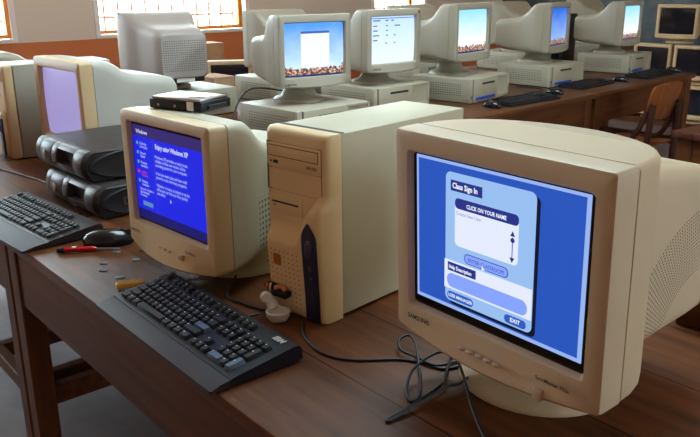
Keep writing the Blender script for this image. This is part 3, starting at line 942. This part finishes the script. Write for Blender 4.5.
def mouse(label, loc, rz, s=1.0, cord=None, group=None):
    t = thing('mouse', label, 'mouse', loc, rz, group)
    q = MB(); rings = []
    n = 28
    for (z, f) in ((0, .93), (.006, 1.0), (.014, .98), (.022, .90), (.029, .76), (.034, .55), (.0365, .28), (.0372, .06)):
        r_ = []
        for i in range(n):
            a = 2*PI*i/n
            x = .031*math.cos(a)*f*(1-.10*math.sin(a)); y = .058*math.sin(a)*f - .006*(z/.037)
            r_.append((x*s, y*s, z*s))
        rings.append(r_)
    q.loft(rings); q.build('body', 'mouse', t, 60)
    q = MB(); q.box(-.0009*s, .0009*s, .012*s, .052*s, .012*s, .0325*s); 
    q.build('button_gap', 'line', t, None)
    q = MB(); q.cyl((-.003*s, .028*s, .028*s), (.003*s, .028*s, .028*s), .0085*s, n=16); q.build('scroll_wheel', 'dell_dark', t)
    if cord:
        q = MB(); q.tube(cord, .0022, 8, 6); q.build('cord', 'cable', t)
    return t
mouse('glossy black mouse lying beside the lower slim computer and the blue-screen monitor', (-.848, .186, DESK), math.radians(-24), 1.12,
      [(0, .060, .008), (.006, .085, .004), (.03, .105, .003), (.06, .10, .003), (.085, .075, .003)])

def screwdriver(label, hmat, loc, rz, hl, sl, hr, capmat=None):
    t = thing('screwdriver', label, 'screwdriver', loc, rz)
    q = MB()
    prof = [(0, .5), (.04, .85), (.10, 1), (.35, .92), (.6, 1), (.85, .95), (.95, .7), (1, .45)]
    q.loft([[(p*hl, hr*k_*math.cos(2*PI*i/12)*(1 if i % 2 else .93), hr+hr*k_*math.sin(2*PI*i/12)*(1 if i % 2 else .93)) for i in range(12)] for p, k_ in prof])
    q.build('handle', hmat, t, 25)
    q = MB(); q.cyl((hl-.002, 0, hr), (hl+sl-.008, 0, hr*.62), .0022, n=10); q.loft([[(hl+sl-.008, .0022, hr*.62-.0018), (hl+sl-.008, -.0022, hr*.62-.0018), (hl+sl-.008, -.0022, hr*.62+.0018), (hl+sl-.008, .0022, hr*.62+.0018)], [(hl+sl, .003, hr*.55-.0005), (hl+sl, -.003, hr*.55-.0005), (hl+sl, -.003, hr*.55+.0005), (hl+sl, .003, hr*.55+.0005)]])
    q.build('shaft', 'steel', t)
    if capmat:
        q = MB(); q.cyl((-.012, 0, hr), (.006, 0, hr), hr*.8, hr*1.02, n=14); q.build('end_cap', capmat, t)
        q = MB(); q.box(hl*.30, hl*.42, -hr*.6, hr*.6, hr*1.75, hr*2.03); q.build('white_mark', 'white', t)
    return t
screwdriver('small red screwdriver with black end cap in front of the mouse', 'red', (-.862, .066, DESK), math.radians(59), .085, .058, .0075, 'black')
screwdriver('yellow handled screwdriver lying behind the near black keyboard', 'yellow', (-.538, .066, DESK), math.radians(64), .066, .150, .0105)
for i, (x, y, lb) in enumerate(((-.778, .174, 'dull metal disc right beside the red screwdriver tip'), (-.723, .116, 'dull metal disc between the two screwdrivers, the upper of two close together'),
                                (-.690, .186, 'dull metal disc nearest the foot of the blue-screen monitor'), (-.678, .095, 'dull metal disc between the two screwdrivers, the lower of two close together'), (-.605, .105, 'dull metal disc closest to the yellow screwdriver handle'))):
    q = MB(); q.revolve([(.010, 0), (.011, .0006), (.011, .0018), (.010, .0024), (.004, .0020), (.003, .0020)], 24)
    o = q.build('metal_disc', 'coin', None); o.location = (x, y, DESK); tag(o, lb, 'disc', 'metal discs on the desk')

# ------------------------------------------------------------------ LEFT BACKGROUND OF THE NEAR DESK
lm = thing('crt_monitor', 'beige monitor with a blank lavender screen behind the stacked black computers', 'monitor', (-1.733, .412, DESK), math.radians(2.5))
M['lavender'] = glow('lavender_screen', srgb(172, 160, 220), .72)
crt(lm, .248, 1.0, ROUND, 'warm_beige', 'pale_grey', bb=.012, screen_mat='lavender', stand_r=.12)
def plain_tower(label, loc, rz, m1='warm_beige', m2='grey_beige'):
    t = thing('computer_tower', label, 'computer', loc, rz)
    q = MB(); q.box(-.095, .095, .04, .42, .006, .362, .004, 2); q.build('case', m2, t)
    q = MB(); q.box(-.095, .095, .0, .040, .004, .362, .010, 3); fb = q.build('front_bezel', m1, t)
    q = MB(); q.box(-.08, .08, -.002, .01, .30, .345, .002, 2); q.build('cd_drive', m1, t)
    q = MB(); q.box(-.07, .03, -.002, .01, .245, .275, .002, 2); q.build('floppy_drive', m1, t)
    q = MB(); q.box(-.09, .085, -.022, .01, .012, .19, .016, 3); q.build('lower_bulge', m1, t)
    q = MB(); q.box(.045, .082, -.0245, -.015, .02, .165, .004, 2); nv = q.build('navy_strip', 'navy', t)
    q = MB(); q.ell((.063, -.025, .135), .010, .004, .018, 16, 8); q.build('power_button', 'navy_button', nv)
    return t
plain_tower('beige tower computer left of the lavender-screen monitor, its side towards us', (-2.135, .325, DESK), math.radians(-2), 'warm_beige', 'pale_grey')
em = thing('crt_monitor', 'pale monitor at the very left edge, mostly outside the view', 'monitor', (-2.52, .36, DESK), math.radians(0))
crt(em, .238, .95, ROUND, 'grey_beige', 'grey_beige', bb=.01, stand_r=.12)
mouse('black mouse at the very left edge of the far end of the near desk', (-1.93, .155, DESK), math.radians(20), 1.0)
desk_cable('thin dark cable lying across the desk behind the left keyboard', [(-2.2, .16), (-1.85, .25), (-1.66, .285), (-1.56, .30), (-1.515, .36), (-1.51, .48), (-1.53, .66)], .003)

# small things behind the sign-in monitor at the right edge
wb = MB(); wb.box(-.09, .09, -.05, .05, 0, .062, .004, 2)
wo = wb.build('wooden_block', 'desk_rail', None); wo.location = (.450, .895, DESK); wo.rotation_euler = (0, 0, .1)
tag(wo, 'small brown wooden block on the desk behind the sign-in monitor', 'block')
wp = thing('power_adapter', 'pinkish white adapter on a black foot on top of the wooden block', 'adapter', (.450, .895, DESK+.062), .1)
q = MB(); q.box(-.088, .088, -.048, .048, 0, .008, .002, 1); q.build('foot', 'black', wp)
q = MB(); q.box(-.08, .08, -.042, .042, .008, .060, .006, 2); q.build('housing', 'pinkwhite', wp)

# ------------------------------------------------------------------ FAR ROW
S_SKY = desktop_image('screen_blue_sky', srgb(70, 150, 250), srgb(205, 235, 255), 1.0, True, .5)
S_PALE = desktop_image('screen_pale_sky', srgb(150, 220, 255), srgb(250, 252, 255), 1.05, True, .3)
S_DEEP = desktop_image('screen_deep_sky', srgb(40, 110, 230), srgb(150, 190, 250), .9, True, .5)
S_PAGE = desktop_image('screen_web_page', srgb(190, 220, 255), srgb(225, 242, 255), 1.05, False, .3)
CASEH = .135
def desktop_pc(label, loc, rz, group='beige desktop computers of the far row'):
    t = thing('desktop_computer', label, 'computer', loc, rz, group)
    w, d, h = .44, .40, CASEH
    q = MB(); q.box(-w/2, w/2, .014, d, .004, h, .004, 2); q.build('case', 'case_grey', t)
    q = MB(); q.box(-w/2, -w/2+.028, 0, .016, .002, h-.001, .003, 2); q.box(-w/2+.034, .075, -.004, .016, .002, h-.001, .004, 2); q.box(.079, w/2, .0, .016, .002, .03, .003, 2); q.box(.079, w/2, .0, .016, h-.014, h-.001, .003, 2); q.box(w/2-.014, w/2, 0, .016, .002, h-.001, .003, 2)
    q.build('front_panel', 'face_grey', t)
    q = MB(); q.box(.079, w/2-.014, .006, .015, .03, h-.014); q.build('bay_cover', 'face_grey', t)
    q = MB(); q.box(-w/2+.028, -w/2+.034, .002, .015, .004, h-.004); q.build('panel_gap', 'line', t, None)
    q = MB(); q.box(-.10, .04, -.0046, .0, h-.038, h-.027); fd = q.build('floppy_slot', 'line', t, None)
    q = MB(); q.box(.012, .034, -.0065, -.003, h-.050, h-.043, .001, 1); q.build('eject_button', 'face_grey', t)
    q = MB(); q.box(-.165, .05, -.0052, -.002, .014, .030, .001, 1); q.build('blue_badge', 'blue_badge', t)
    q = MB(); q.box(-w/2+.008, -w/2+.020, -.002, .001, .028, .042, .001, 1); q.build('power_button', 'blue_badge', t)
    return t
def far_mon(label, loc, rz, screen, group='beige monitors facing us along the far row', **kw):
    t = thing('crt_monitor', label, 'monitor', loc, rz, group)
    T_, so = crt(t, kw.pop('zc', .195), kw.pop('s', .98), kw.pop('profile', STEP), kw.pop('bez', 'grey_beige'), kw.pop('back', 'grey_beige'), bb=.010, screen_mat=screen, stand_r=.12, stand_y=.16, **kw)
    return t, so
R_ = math.radians
PC = DESK + CASEH
# (monitor xy, monitor angle, pc front-centre xy, pc angle)
# monitor 1
desktop_pc('beige desktop computer under the monitor whose screen shows a white window over a town', (-1.585, 1.56, DESK), R_(94))
m1, s1 = far_mon('leftmost lit monitor of the far row, showing a white window over a town skyline', (-1.695, 1.545, PC), R_(83), S_SKY, zc=.240, s=.95)
m1.name = 'crt_monitor'
Wd = glow('window_white', srgb(236, 244, 255), 1.0); Wb = glow('window_title', srgb(60, 90, 190), .9)
flat([(-.07, 0.160), (.075, 0.160), (.075, 0.307), (-.07, 0.307)], .0100, 'open_window', Wd, s1)
flat([(-.07, 0.307), (.075, 0.307), (.075, 0.317), (-.07, 0.317)], .0099, 'window_title_bar', Wb, s1)
letters('SAMSUNG', .0125, 'ink', m1, front_xf(-.165, -.011, .24-.150), .0003)
# monitor 2
desktop_pc('beige desktop computer under the monitor with the white web page', (-1.900, 2.28, DESK), R_(94))
m2, s2 = far_mon('lit monitor with a white web page and a small red badge on its bezel', (-1.945, 2.262, PC), R_(90), S_PAGE, zc=.235)
pg = glow('page_marks', srgb(70, 100, 200), .8); pr_ = glow('page_red', srgb(200, 90, 110), .8)
flat([(-.155, .340), (.155, .340), (.155, .344), (-.155, .344)], .0100, 'page_toolbar', pg, s2)
for (x, z, w, m_) in ((-.145, .288, .05, pg), (-.06, .288, .02, pg), (-.02, .288, .02, pg), (-.145, .262, .03, pr_), (-.055, .262, .012, pg), (.005, .262, .04, pg), (-.145, .238, .03, pg), (-.055, .238, .012, pg), (-.145, .214, .04, pg), (-.055, .214, .012, pg), (.0, .214, .012, pg), (-.145, .190, .03, pg), (-.06, .175, .012, pg), (0, .175, .012, pg)):
    z += .04
    flat([(x, z), (x+w, z), (x+w, z+.006), (x, z+.006)], .0098, 'page_mark', m_, s2)
q = MB(); q.ell((.172, -.001, .235+.135), .008, .003, .008, 14, 8); q.build('red_badge', 'red_badge', m2)
letters('SAMSUNG', .0125, 'ink', m2, front_xf(-.165, -.011, .235-.150), .0003)
# monitor 3
desktop_pc('beige desktop computer with a blue badge, left of the nearest keyboard of the far row', (-1.845, 2.93, DESK), R_(100))
m3, s3 = far_mon('lit monitor with a pale sky and town, third from the left in the far row', (-1.945, 2.885, PC), R_(99), S_PALE, zc=.252)
# monitor 4
desktop_pc('beige desktop computer with a blue badge under the deep blue sky screen', (-1.935, 3.82, DESK), R_(95))
m4, s4 = far_mon('lit monitor with a deep blue sky picture in front of the chalkboard', (-2.04, 3.855, PC), R_(105), S_DEEP, zc=.235)
# monitor 5
desktop_pc('beige desktop computer under the farthest lit monitor near the dark monitor pile', (-2.01, 4.86, DESK), R_(99))
m5, s5 = far_mon('farthest lit monitor of the row, with a pale sky picture', (-2.085, 4.83, PC), R_(99), S_PALE, zc=.225)

def far_keyboard(label, c, rz):
    t = thing('keyboard', label, 'keyboard', (c[0], c[1], DESK), rz, 'black keyboards of the far row')
    W, D = .46, .17
    q = MB()
    prf = [(-D/2, .003), (-D/2, .012), (D/2-.01, .026), (D/2, .02), (D/2, .003)]
    q.loft([[(x, y, z) for y, z in prf] for x in (-W/2, W/2)]); q.build('case', 'kbcase', t)
    q = MB()
    for (x, y, w, d) in layout():
        px, py = (x-11.35)*u_, -.062+y*u_
        z = .012+.014*(py+D/2)/D
        q.box(px-w*u_/2+.0012, px+w*u_/2-.0012, py-d*u_/2+.0012, py+d*u_/2-.0012, z, z+.008)
    tag(q.build('keys', 'key', t, None), kind='stuff')
    return t
far_keyboard('black keyboard nearest to us on the far row, in front of the pale sky monitor', (-1.672, 3.02), R_(90))
far_keyboard('middle black keyboard of the far row, between two mice', (-1.825, 3.89), R_(97))
far_keyboard('farthest black keyboard of the row, behind the school chair', (-1.835, 4.70), R_(96))
mouse('black mouse left of the nearest far-row keyboard', (-1.655, 2.715, DESK), R_(95), 1.0, None, 'black mice of the far row')
mouse('black mouse between the nearest and the middle far-row keyboards', (-1.735, 3.40, DESK), R_(95), 1.0, None, 'black mice of the far row')
mouse('black mouse between the middle and the farthest far-row keyboards', (-1.80, 4.24, DESK), R_(100), 1.0, None, 'black mice of the far row')
mouse('black mouse at the far corner of the row, right of the farthest keyboard', (-1.83, 5.03, DESK), R_(95), 1.0, None, 'black mice of the far row')
desk_cable('thin dark cord along the far row desk beside the middle computer', [(-1.80, 3.15), (-1.86, 3.30), (-1.85, 3.44), (-1.95, 3.52), (-2.10, 3.50)], .003)

# ------------------------------------------------------------------ BACK ROW (seen from behind)
def back_mon(label, loc, rz, profile=STEP, zc=.33, bez='grey_beige', back='grey_vent', s=1.0):
    t = thing('crt_monitor', label, 'monitor', loc, rz, 'monitors of the back row facing the windows')
    crt(t, zc, s, profile, bez, back, bb=.008, stand_r=.12, stand_y=.16)
    return t
def back_pc(label, loc, rz):
    t = desktop_pc(label, loc, rz, 'desktop computers of the back row')
    q = MB(); q.box(-.14, .14, .400, .402, .025, .11); q.build('port_panel', 'steel', t)
    return t
bx_ = lambda s_, d_: row(s_, d_)
BR = R_(94-180)
def back_station(y, xf, lab_m, lab_c, z=PC, turn=0.0, **kw):
    # monitor face plane at x=xf looking to -X
    back_pc(lab_c, (xf+(.10 if turn else 0), y, DESK), BR)
    return back_mon(lab_m, (xf+.07, y, z), BR+R_(turn), **dict(dict(zc=.215), **kw))
back_station(1.355, -2.935, 'monitor seen from behind with a slotted rear housing, before the barred window', 'beige desktop computer under the monitor seen from behind at the barred window', profile=ROUND, zc=.222, turn=-10)
q = MB(); q.box(-.105, .105, .33, .405, .045, .075, .004, 2)
b1 = [o for o in COL.objects if o.get('label', '').startswith('monitor seen from behind with a slotted')][0]
q.build('connector_recess', 'bezel_dark', b1)
q = MB(); q.box(-.05, .045, .404, .4065, .047, .072); q.build('rating_plate', 'white', b1)
q = MB(); q.ell((0, .4085, .185), .04, .004, .012, 20, 8); q.build('moulded_badge', 'grey_beige', b1)
back_station(2.10, -2.93, 'monitor seen from behind, half hidden by the leftmost lit monitor', 'desktop computer behind the leftmost lit monitor', back='grey_beige')
back_station(3.30, -3.00, 'monitor seen from behind between the web page monitor and the pale sky monitor', 'desktop computer behind the web page monitor', back='grey_beige')
back_station(4.42, -3.05, 'monitor seen from behind, just left of the deep blue sky monitor', 'desktop computer behind the deep blue sky monitor', back='grey_beige')
back_station(5.55, -3.12, 'monitor seen from behind, half hidden by the farthest lit monitor', 'desktop computer behind the farthest lit monitor', back='grey_beige')
bk_ = thing('computer_tower', 'black tower computer standing between the deep blue and the farthest lit monitors', 'computer', (-2.72, 4.98, DESK), R_(94))
q = MB(); q.box(-.1, .1, .03, .33, .006, .40, .005, 2); q.build('case', 'black', bk_)
q = MB(); q.box(-.1, .1, 0, .03, .004, .40, .008, 3); q.build('front_bezel', 'bezel_dark', bk_)
# white desktop with a carton and cables, left end of the far row
bx = MB(); bx.box(-.07, .07, -.10, .10, 0, .15, .002, 1)
bo = bx.build('cardboard_box', 'carton', None, None); bo.location = (-2.86, 1.71, DESK); bo.rotation_euler = (0, 0, R_(94)); tag(bo, 'brown cardboard box right of the monitor seen from behind', 'box')
desk_cable('dark cord arching out behind the leftmost far-row computer', [(-2.02, 1.30, .004), (-2.10, 1.38, .10), (-2.13, 1.48, .165), (-2.06, 1.60, .155), (-2.0, 1.62, .14)], .004)

# table by the windows with a dark monitor
wt = desk('low_table', 'low brown table against the orange wall under the barred window', 1.6, .7, (-4.42, 1.9, 0), R_(90), 'row_top', h=.45, apron=.10, cross=False)
wm = thing('crt_monitor', 'dark screened monitor with a blue reflection by the orange wall', 'monitor', (-4.46, 2.80, .45), R_(60))
crt(wm, .20, .95, STEP, 'warm_beige', 'warm_beige', bb=.008, stand_r=.12, stand_y=.17)
bx = MB(); bx.box(-.16, .16, -.1, .1, 0, .46, .002, 1)
bo = bx.build('cardboard_box', 'carton', None, None); bo.location = (-4.98, 2.85, .45); bo.rotation_euler = (0, 0, R_(90)); tag(bo, 'tan cardboard box against the orange wall below the barred window', 'box')

# ------------------------------------------------------------------ PILE OF DARK MONITORS
pn = 0
def pile(x, y, z, rz, label):
    t = thing('crt_monitor', label, 'monitor', (x, y, z), rz, 'switched-off monitors piled by the far wall')
    crt(t, .213, 1.0, STEP, 'warm_beige', 'warm_beige', bb=.006, stand_r=.13, stand_y=.15, ow=.335, oh=.25)
    return t
lv = .380
PZ = .055
q = MB(); q.box(-1.0, 1.0, -.22, .22, 0, PZ, .004, 1)
po = q.build('wooden_board', 'desk_rail', None); po.location = (-3.17, 7.02, 0); tag(po, 'low wooden board on the floor under the pile of dark monitors', 'board')
YP = 6.80
pile(-3.78, YP, PZ, .02, 'switched-off monitor on the floor, leftmost of the bottom level of the pile')
pile(-3.37, YP, PZ, -.02, 'switched-off monitor on the floor seen under the far row, left of the chair back')
pile(-2.96, YP, PZ, .02, 'switched-off monitor on the floor seen behind the chair back')
pile(-2.55, YP, PZ, 0, 'switched-off monitor on the floor behind the end leg of the far row')
pile(-2.98, YP, PZ+lv, .03, 'switched-off monitor in the middle pile level, just right of the farthest lit monitor')
pile(-2.56, YP, PZ+lv, -.02, 'switched-off monitor in the middle level of the pile, at the right edge')
pile(-2.77, YP+.02, PZ+2*lv, .16, 'switched-off beige monitor on top of the pile before the chalkboard')

# ------------------------------------------------------------------ SCHOOL CHAIR
ch = thing('school_chair', 'brown wooden school chair with curved plywood back drawn up to the far row', 'chair', (-1.50, 3.90, 0), R_(90))
# local: front (towards the desk) is +Y, x across; rotated so +Y -> -X
q = MB(); n = 10
def seat_pt(i, j, top):
    u = i/n*2-1; v = j/n*2-1
    w = .19*(1-.05*(v+1)/2)
    x = w*(abs(u)**.92)*(1 if u > 0 else -1); y = .195*v
    z = .445-.018*math.exp(-((v+.25)**2)/.3)*(1-u*u*.6)-.02*max(0, v-.6)**2*6
    return (x, y, z+(0 if top else -.012))
for top in (True, False):
    g = [[q.bm.verts.new(seat_pt(i, j, top)) for i in range(n+1)] for j in range(n+1)]
    if top: gt = g
    else: gb = g
    for j in range(n):
        for i in range(n):
            f = (g[j][i], g[j][i+1], g[j+1][i+1], g[j+1][i])
            q.bm.faces.new(f if top else f[::-1])
def rimof(g): return [g[0][i] for i in range(n+1)]+[g[j][n] for j in range(1, n+1)]+[g[n][i] for i in range(n-1, -1, -1)]+[g[j][0] for j in range(n-1, 0, -1)]
a_, b_ = rimof(gt), rimof(gb)
for i in range(len(a_)):
    j = (i+1) % len(a_); q.bm.faces.new((a_[j], a_[i], b_[i], b_[j]))
q.build('seat', 'chair_wood', ch, 50)
q = MB(); g2 = []
def back_pt(i, j, s_):
    u = i/n*2-1; v = j/n
    w = .150+.035*v-.05*max(0, v-.7)**2*6*(abs(u) > .5)
    x = w*u; z = .60+.225*v
    y = -.195-.055*v+.03*(u*u)-.012*s_
    z -= .02*u*u*v
    return (x, y, z)
for s_ in (0, 1):
    g = [[q.bm.verts.new(back_pt(i, j, s_)) for i in range(n+1)] for j in range(n+1)]
    g2.append(g)
    for j in range(n):
        for i in range(n):
            f = (g[j][i], g[j][i+1], g[j+1][i+1], g[j+1][i]); q.bm.faces.new(f if s_ == 0 else f[::-1])
a_, b_ = rimof(g2[0]), rimof(g2[1])
for i in range(len(a_)):
    j = (i+1) % len(a_); q.bm.faces.new((a_[j], a_[i], b_[i], b_[j]))
q.build('backrest', 'chair_wood', ch, 50)
for s_ in (-1, 1):
    x = .17*s_
    q = MB(); q.tube([(x, -.245, 0), (x, -.215, .30), (x, -.215, .45), (x*.93, -.222, .66), (x*.93, -.228, .70)], .019, 10, 6); q.build('rear_leg', 'chair_frame', ch)
    q = MB(); q.tube([(x, .185, 0), (x, .165, .30), (x, .15, .425)], .018, 10, 5); q.build('front_leg', 'chair_frame', ch)
    q = MB(); q.tube([(x*1.02, .16, .432), (x*1.04, 0, .435), (x*1.06, -.09, .455), (x*1.05, -.145, .52), (x*.99, -.178, .60), (x*.95, -.19, .66)], .016, 10, 6); q.build('curved_brace', 'chair_frame', ch)
    q = MB(); q.cyl((x, -.215, .24), (x, .17, .24), .013, n=10); q.build('stretcher', 'chair_frame', ch)
    for z_ in (.635, .675):
        q = MB(); q.ell((x*.80, -.222, z_), .009, .006, .009, 12, 8); q.build('bolt', 'bezel_dark', ch)

# ------------------------------------------------------------------ CAMERA
cam = bpy.data.cameras.new('camera')
co = bpy.data.objects.new('camera', cam); COL.objects.link(co)
cam.sensor_width = 36.0; cam.lens = 765.7/700*36.0
psi, p, r = math.radians(49.666), math.radians(17.164), math.radians(-.318)
fw = Vector((-math.sin(psi)*math.cos(p), math.cos(psi)*math.cos(p), -math.sin(p)))
rt = Vector((math.cos(psi), math.sin(psi), 0)); up = rt.cross(fw)
rt2 = rt*math.cos(r)+up*math.sin(r); up2 = -rt*math.sin(r)+up*math.cos(r)
mat = Matrix((rt2, up2, -fw)).transposed().to_4x4(); mat.translation = (1.0134, -.5644, 1.4057)
co.matrix_world = mat
cam.clip_start = .02
sc.camera = co

# ------------------------------------------------------------------ LIGHT: daylight through the windows and an added roof opening
w = bpy.data.worlds.new('daylight'); sc.world = w; w.use_nodes = True
nt = w.node_tree; bg = nt.nodes['Background']
tc = nt.nodes.new('ShaderNodeTexCoord'); sp = nt.nodes.new('ShaderNodeSeparateXYZ'); nt.links.new(tc.outputs['Generated'], sp.inputs[0])
rp = nt.nodes.new('ShaderNodeValToRGB'); mr = nt.nodes.new('ShaderNodeMapRange')
mr.inputs[1].default_value = -.3; mr.inputs[2].default_value = .3
nt.links.new(sp.outputs[2], mr.inputs[0]); nt.links.new(mr.outputs[0], rp.inputs[0])
e = rp.color_ramp.elements
e[0].position = .40; e[0].color = (.64, .47, .31, 1)
e[1].position = .52; e[1].color = (.69, .91, 1.0, 1)
nt.links.new(rp.outputs[0], bg.inputs['Color'])
bg.inputs['Strength'].default_value = 14.0

def portal(axis, pos, a, b, zl, zh, inward):
    L = bpy.data.lights.new('window_daylight', 'AREA'); L.shape = 'RECTANGLE'
    L.size = (b-a); L.size_y = (zh-zl)
    L.cycles.is_portal = True
    o = bpy.data.objects.new('window_daylight', L); COL.objects.link(o)
    c = ((pos, (a+b)/2) if axis == 'x' else ((a+b)/2, pos))
    o.location = (c[0], c[1], (zl+zh)/2)
    d = Vector((inward, 0, 0)) if axis == 'x' else Vector((0, inward, 0))
    o.rotation_euler = d.to_track_quat('-Z', 'Z').to_euler()
L = bpy.data.lights.new('added_skylight_portal', 'AREA'); L.shape = 'RECTANGLE'; L.size = SKY[1]-SKY[0]; L.size_y = SKY[3]-SKY[2]; L.cycles.is_portal = True  # portal for the added opening overhead, a made-up daylight source
o = bpy.data.objects.new('added_skylight_portal', L); COL.objects.link(o); o.location = ((SKY[0]+SKY[1])/2, (SKY[2]+SKY[3])/2, H+.11)
for h in HL: portal('x', XL-.14, *h, 1)
for h in HR: portal('x', XR+.14, *h, -1)
for h in HN: portal('y', YN-.14, *h, 1)

sc.cycles.use_denoising = True
sc.cycles.max_bounces = 8; sc.cycles.diffuse_bounces = 5
sc.cycles.sample_clamp_indirect = 6.0
sc.view_settings.view_transform = 'Standard'; sc.view_settings.look = 'None'
sc.view_settings.exposure = 0.2; sc.view_settings.gamma = 1.0
sc.view_settings.use_curve_mapping = False
